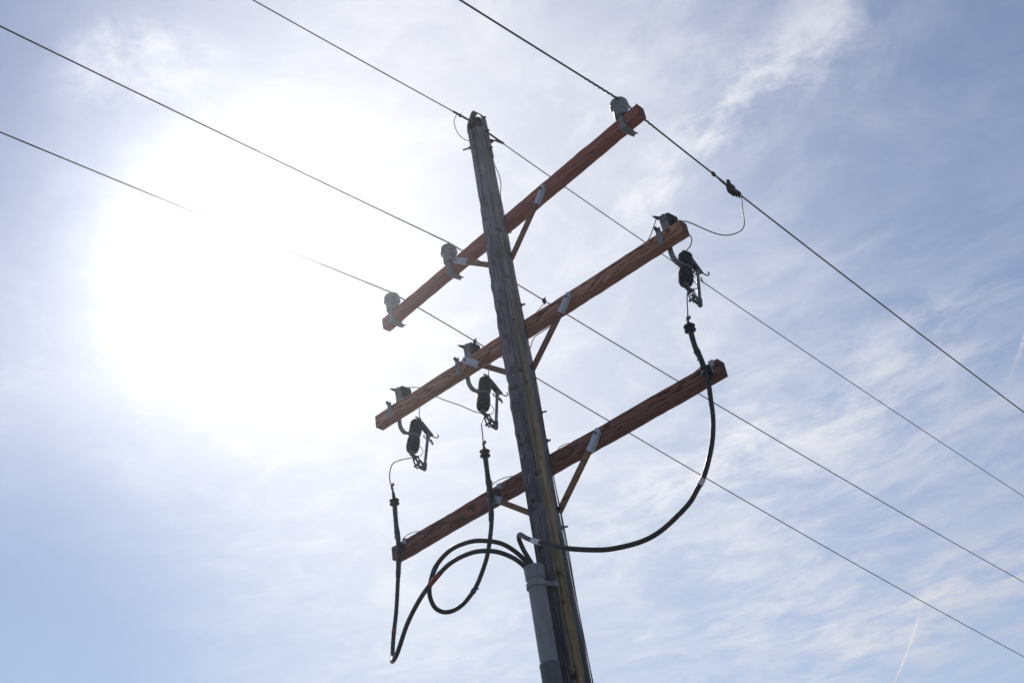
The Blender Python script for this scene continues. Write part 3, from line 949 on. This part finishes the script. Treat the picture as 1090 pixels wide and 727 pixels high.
for key, pts in CAB.items():
    n = 14
    full = spline(pts, n)
    # everything below the sheds is the sheath
    s0 = 4 * n
    sheath = smooth_path(full[s0:], 3)
    sheath = [p + Vector((math.sin(i * 0.21 + len(pts)), math.sin(i * 0.17 + 2), math.sin(i * 0.26 + 4))) * 0.0012 * min(1, i / 40) for i, p in enumerate(sheath)]
    z0 = Vector(pts[5])
    root = thing('riser_cable', z0, KLAB[key], 'cable', 'black riser cables below the crossarms')
    def lc(v):
        return Vector(v) - root.location
    MB().tube([lc(p) for p in sheath], CR, 14).build('sheath', M['cable'], root)
    # termination: lug, taper, two rain sheds, shrunk body with a bulge, wrapped foot on the arm
    lug = MB().tube([lc(p) for p in full[0:n + 1]], [0.010] * (n // 2) + [0.008] * (n + 1 - n // 2), 10)
    lug.box(lc(pts[0]) + Vector((0.012, 0, 0.005)), (0.028, 0.010, 0.022))
    lug.build('lug', M['galv_dark'], root)
    seg_ = full[n - 4:int(6.4 * n)]
    tt = np.linspace(0, 1, len(seg_))
    prof_t = np.interp(np.arange(n - 4, int(6.4 * n)) / n, [0.7, 1.0, 2.0, 2.2, 3.2, 4.0, 4.25, 4.5, 4.7, 5.6, 6.1, 6.38], [.008, .011, .018, .019, .0185, .0175, .0215, .022, .018, .0185, .020, .0165])
    prof_t = prof_t * (1 + 0.04 * np.random.RandomState(5).normal(0, 1, len(prof_t)))
    term = MB().tube([lc(p) for p in seg_], list(prof_t), 16).build('termination', M['shrink'], root)
    for zi in (2, 3):
        ax = (Vector(pts[2]) - Vector(pts[3])).normalized()
        MB().lathe([(.016, -.012), (.030, -.011), (.0385, -.004), (.0385, .001), (.026, .010), (.016, .015)], lc(pts[zi]), ax, 28).build('rain_shed', M['shrink'], term)
    for mat, a, b, k_ in BAND[key]:
        i0, i1 = int(a * n) - s0, int(b * n) - s0
        MB().tube([lc(p) for p in sheath[i0:i1 + 1]], CR * k_, 14).build('tape_band', M[mat], root)
    if key == 'M':
        i0 = int(10.25 * n) - s0
        p_ = lc(sheath[i0])
        MB().ribbon(spline([p_ + Vector((0.0, -0.018, -0.004)), p_ + Vector((0.022, -0.012, -0.006)), p_ + Vector((0.05, 0.004, 0.0))], 4), 0.012, 0.002, (0, 0.3, 1)).build('tape_tail', M['blue'], root, smooth=False)
    if key == 'L':
        i0 = int(7.9 * n) - s0
        MB().tube([lc(p) for p in sheath[i0:i0 + 3]], CR * 1.12, 14).build('tape_band', M['red'], root)
    lead = MB().tube([lc(p) for p in spline(LEAD[key], 8)], 0.0045, 8)
    lead.build('lead_wire', M['wire'], root)

# brackets that hold the terminations on the lowest arm
BL = ['pale steel cable bracket on the far low tip of the lowest crossarm', 'pale steel cable bracket on the lowest crossarm beside the pole', 'pale steel cable bracket near the raised right tip of the lowest crossarm']
for k, (x, lab) in enumerate(zip((-1.462, -0.452, 1.428), BL)):
    p = arm_pt(3, x, 0, 0)
    t = thing('cable_bracket', p, lab, 'bracket', 'cable brackets on the lowest crossarm')
    pl = MB().box((0.031, -0.006, 0.012), (0.012, 0.012, 0.088))
    pl.box((0.046, -0.0045, 0.036), (0.024, 0.006, 0.042))
    pl.box((0.034, 0.012, 0.0600), (0.034, 0.036, 0.006))
    pl.build('plate', M['alu'], t, smooth=False, bevel=0.001)
    cc = Vector(CAB['LMR'[k]][5]) - p
    cb = MB()
    for dz in (0.010, -0.030, -0.048):
        cb.lathe([(.0205, -.008), (.0232, -.005), (.0232, .005), (.0205, .008)], (cc.x, cc.y, dz), (0.02, 0, 1), 20)
    cb.box((cc.x + 0.022, -0.012, -0.02), (0.034, 0.020, 0.078))
    cb.build('clamp_band', M['shrink'], t)
    MB().tube(spline([(cc.x + 0.012, cc.y - .012, -0.085), (cc.x + 0.030, cc.y - .018, -0.102), (cc.x + 0.056, cc.y - .014, -0.108)], 4), 0.0035, 6).build('tie_tail', M['rust'], t)
    st = MB().lathe([(.010, 0), (.010, .018)], (-0.012, -0.022, 0.082), (0, 0, 1), 6)
    st.tube([(0.0, -0.03, 0.088), (-0.035, -0.03, 0.098)], 0.006, 6)
    st.build('stud', M['galv_dark'], t, smooth=False)

# ------------------------------------------------------------------ line wires
# (x at the pole, z and slopes of the two sides, radius)
LN = {
    'A': dict(x=-1.417, near=(7.957, 0.077, 0.0020, 0.0), far=(8.014, -0.128, 0.0022, -0.001), r=0.0055, y0=0.15, lab='power line tied to the far low insulator of the topmost crossarm', nd=1.05),
    'B': dict(x=-0.602, near=(7.941, 0.065, 0.0020, 0.0), far=(7.960, -0.080, 0.0020, 0.002), r=0.0055, y0=0.12, lab='power line tied to the insulator beside the pole on the topmost crossarm', nd=1.0),
    'C': dict(x=0.0, near=(8.806, 0.104, 0.0030, 0.0), far=(8.788, -0.065, 0.0020, 0.001), r=0.0048, y0=0.0, lab='topmost wire, running over the very tip of the pole', nd=0),
    'D': dict(x=1.391, near=(7.910, 0.138, 0.0030, 0.0), far=(7.900, -0.048, 0.0026, -0.001), r=0.0072, y0=0.06, lab='thick power line tied to the insulator on the raised right end of the topmost crossarm', nd=0)}


def line_pt(k, y):
    d = LN[k]
    y0 = d['y0']
    zn = lambda v: d['near'][0] + d['near'][1] * v + d['near'][2] * v * v
    zf = lambda v: d['far'][0] + d['far'][1] * v + d['far'][2] * v * v
    if y <= y0:
        return Vector((d['x'] + d['near'][3] * y, y, zn(y)))
    off = (zn(y0) - zf(y0)) * math.exp(-(y - y0) / 0.35)
    return Vector((d['x'] + d['far'][3] * y, y, zf(y) + off))


def ysteps(a, b):
    out = []
    y = a
    while y < b:
        out.append(y)
        y += 0.08 if abs(y) < 2.5 else (0.25 if abs(y) < 14 else 1.0)
    out.append(b)
    return out


lines = {}
for k, d in LN.items():
    p0 = line_pt(k, d['y0'])
    root = thing('power_line', p0, d['lab'], 'power line', 'wires strung past the pole')
    lines[k] = root
    MB().tube([line_pt(k, y) - p0 for y in ysteps(-38, 38)], d['r'], 8).build('conductor', M['wire'], root)

    def wrap(y1, y2, rr, pitch, name):
        pts = []
        y = y1
        while y < y2:
            c = line_pt(k, y) - p0
            an = 2 * math.pi * y / pitch
            pts.append(c + Vector((math.cos(an), 0, math.sin(an))) * d['r'] * 0.9)
            y += pitch / 8
        MB().tube(pts, rr, 6).build(name, M['wire'], root)
    if k == 'D':
        wrap(-0.42, 0.42, 0.0045, 0.055, 'tie_wire')
    elif k in 'AB':
        wrap(-0.12, 0.46, 0.0032, 0.05, 'tie_wire')


def connector(k, y, s, name='connector'):
    p = line_pt(k, y) - lines[k].location
    b = MB().box(p + Vector((0, 0, -0.004)), (0.026 * s, 0.036 * s, 0.040 * s))
    b.lathe([(.009 * s, 0), (.009 * s, .045 * s)], p + Vector((0, 0, -0.045 * s)), (0, 0, 1), 6)
    b.lathe([(.007 * s, 0), (.007 * s, .03 * s)], p + Vector((0.0, 0.012, 0.012)), (0.3, 0, 1), 6)
    return b.build(name, M['rust'], lines[k], smooth=False, bevel=0.002)


connector('A', 1.20, 0.85)
connector('B', 1.285, 0.95)
connector('C', -0.20, 0.6)
# dead-end hook that ties the top wire to the pole on its far side
hk = MB()
e = line_pt('C', 0.285) - lines['C'].location
b0 = Vector((0.080, 0.055, 8.565)) - lines['C'].location
hk.tube(spline([b0 + Vector((0, 0, 0)), b0 + Vector((0.005, 0.05, 0.04)), e + Vector((0.03, 0.0, -0.05)), e + Vector((0.008, 0.0, -0.006)), e], 5), 0.008, 8)
hk.lathe([(.018, 0), (.018, .022)], b0 - Vector((0, 0.012, 0)), (0.6, 0.8, 0), 8)
hk.build('hook', M['rust'], lines['C'])
hk2 = MB().tube([e + Vector((0.0, -0.16, 0.014)), e + Vector((0, -0.05, 0.004)), e + Vector((0, 0.03, 0))], 0.009, 8)
hk2.build('sleeve', M['rust'], lines['C'])
MB().tube([line_pt('C', y) - lines['C'].location for y in (-0.28, -0.2, -0.1, -0.03)], 0.0095, 8).build('sleeve', M['rust'], lines['C'])

# hot-line clamp with its stirrup on the right-hand line
q0 = line_pt('D', 1.45)
cl_t = thing('line_clamp', q0, 'dark tap clamp on the thick power line, holding the thin hanging jumper', 'clamp')
def lc(v):
    return Vector(v) - q0
b = MB().box((0.0, -0.02, -0.018), (0.042, 0.090, 0.092))
b.box((0.004, -0.035, 0.040), (0.024, 0.030, 0.062))
b.lathe([(.011, 0), (.011, .045)], (0.008, 0.02, -0.085), (0, 0, 1), 8)
b.build('body', M['rust'], cl_t, smooth=False, bevel=0.005)
b = MB().box(lc(line_pt('D', 1.545)), (0.028, 0.05, 0.045))
b.box(lc(line_pt('D', 1.545)) + Vector((0, 0.0, -0.02)), (0.020, 0.024, 0.045))
b.build('sleeve', M['rust'], cl_t, smooth=False, bevel=0.006)
MB().box(lc(line_pt('D', 1.19)), (0.024, 0.04, 0.038)).build('sleeve', M['rust'], cl_t, smooth=False, bevel=0.007)
MB().tube(spline([lc(line_pt('D', 1.19)), lc(line_pt('D', 1.30)) + Vector((0, 0, -0.024)), (0, -0.05, -0.022)], 6), 0.0045, 8).build('stirrup', M['wire'], cl_t)


def wire_thing(name, pts, r_, label, cat='jumper wire', mat='copper', group=None, n=8):
    pts = [Vector(p) for p in pts]
    o = MB().tube(spline(pts, n), r_, 7).build(name, M[mat], origin=pts[0])
    return tag(o, label, cat, group)


JG = 'thin jumper wires round the middle crossarm'
jt = Vector((1.391, 1.545, 7.83))
wire_thing('jumper_wire', [(1.391, 1.47, 7.800), (1.395, 1.50, 7.852), (1.400, 1.555, 7.835), (1.440, 1.45, 7.690), (1.443, 1.40, 7.56), (1.452, 1.31, 7.33), (1.450, 1.205, 7.200), (1.441, 1.00, 7.055), (1.447, 0.80, 6.955), (1.455, 0.60, 6.890), (1.462, 0.40, 6.838), (1.452, 0.30, 6.81), (1.41, 0.26, 6.79)],
           0.0045, 'long slack jumper looping from the line clamp to the middle crossarm', group=JG)
wire_thing('jumper_wire', [(1.405, 0.30, 6.77), (1.425, 0.36, 6.755), (1.425, 0.41, 6.725), (1.385, 0.43, 6.69), (1.335, 0.428, 6.672)],
           0.004, 'short curled jumper dropping onto the right-hand fuse cutout', group=JG)
wire_thing('jumper_wire', [(-0.602, 1.285, 7.835), (-0.585, 1.25, 7.80), (-0.591, 1.05, 7.562), (-0.606, 0.75, 7.239), (-0.600, 0.50, 6.967), (-0.596, 0.39, 6.788), (-0.622, 0.376, 6.695)],
           0.0035, 'jumper from the near-pole line down behind the middle crossarm to the cutout beside the pole', group=JG)
wire_thing('jumper_wire', [(-1.417, 1.20, 7.83), (-1.375, 1.15, 7.775), (-1.326, 0.95, 7.487), (-1.314, 0.70, 7.219), (-1.310, 0.45, 6.978), (-1.395, 0.380, 6.870), (-1.424, 0.370, 6.800), (-1.429, 0.367, 6.708)],
           0.0035, 'jumper slanting behind the middle crossarm to the cutout at its far low end', group=JG)
wire_thing('ground_lead', [(1.318, 0.190, 6.880), (1.270, 0.185, 6.810), (1.216, 0.18, 6.746), (1.084, 0.19, 6.700), (0.80, 0.185, 6.660), (0.45, 0.175, 6.640), (0.30, 0.165, 6.565), (0.253, 0.13, 6.542), (0.166, 0.12, 6.535), (0.110, 0.10, 6.510), (0.088, 0.065, 6.42)],
           0.0035, 'thin bare wire from the right-hand arrester back along the middle crossarm to the pole', 'ground wire')
wire_thing('ground_lead', [(-1.452, 0.118, 6.935), (-1.42, 0.14, 6.93), (-1.338, 0.17, 6.906), (-1.237, 0.20, 6.861), (-1.12, 0.21, 6.75), (-1.038, 0.21, 6.658), (-0.93, 0.22, 6.561), (-0.834, 0.24, 6.479), (-0.714, 0.26, 6.364), (-0.636, 0.278, 6.312)],
           0.0038, 'thin wire drooping from the far low arrester to the middle cutout\'s foot', 'ground wire')
wire_thing('ground_lead', [(-1.44, 0.055, 5.535), (-1.40, 0.075, 5.560), (-1.33, 0.085, 5.555), (-1.20, 0.11, 5.528), (-0.85, 0.115, 5.527), (-0.55, 0.10, 5.527), (-0.46, 0.05, 5.530), (-0.42, 0.06, 5.545), (-0.36, 0.09, 5.555), (-0.25, 0.12, 5.535), (-0.05, 0.15, 5.52), (0.10, 0.13, 5.530), (0.15, 0.10, 5.545), (0.22, 0.11, 5.545), (0.32, 0.13, 5.522), (0.8, 0.13, 5.514), (1.25, 0.12, 5.512), (1.39, 0.10, 5.520), (1.43, 0.07, 5.52)],
           0.003, 'thin bare wire running along the top of the lowest crossarm past its cable brackets', 'ground wire')
wire_thing('wire_stub', [(0.0, 0.10, 6.93), (-0.08, 0.098, 7.00), (-0.128, 0.085, 7.045), (-0.150, 0.08, 7.070)], 0.0045, 'short stiff wire end poking out on the left of the pole below the topmost crossarm', 'wire end')
wire_thing('bonding_loop', [(0.0, -0.235, 8.785), (-0.055, -0.225, 8.735), (-0.080, -0.175, 8.665), (-0.082, -0.115, 8.632), (-0.072, -0.060, 8.628), (-0.060, -0.045, 8.625)], 0.0034, 'small hanging wire loop from the topmost wire to the pole tip', 'wire loop')
for k, (a0, ph, out, lab) in enumerate(((35, 0.0, 0.004, 'ground wire stapled down the side of the pole, close against the wood'), (40, 1.7, 0.005, 'ground wire down the side of the pole, standing off the wood in slack bows'))):
    pts = []
    z = 8.42 if k == 0 else 6.62
    while z > 0.02:
        bow = 0.004 * (k + 1) * (0.5 + 0.5 * math.sin(z * 5.1 + ph)) + (0.022 if (k == 0 and 8.0 < z < 8.3) else 0)
        pts.append(on_pole(a0 + 3.0 * math.sin(z * 2.2 + ph), z, out + bow))
        z -= 0.12
    wire_thing('ground_wire', pts, 0.0036, lab, 'ground wire', 'copper', n=4)
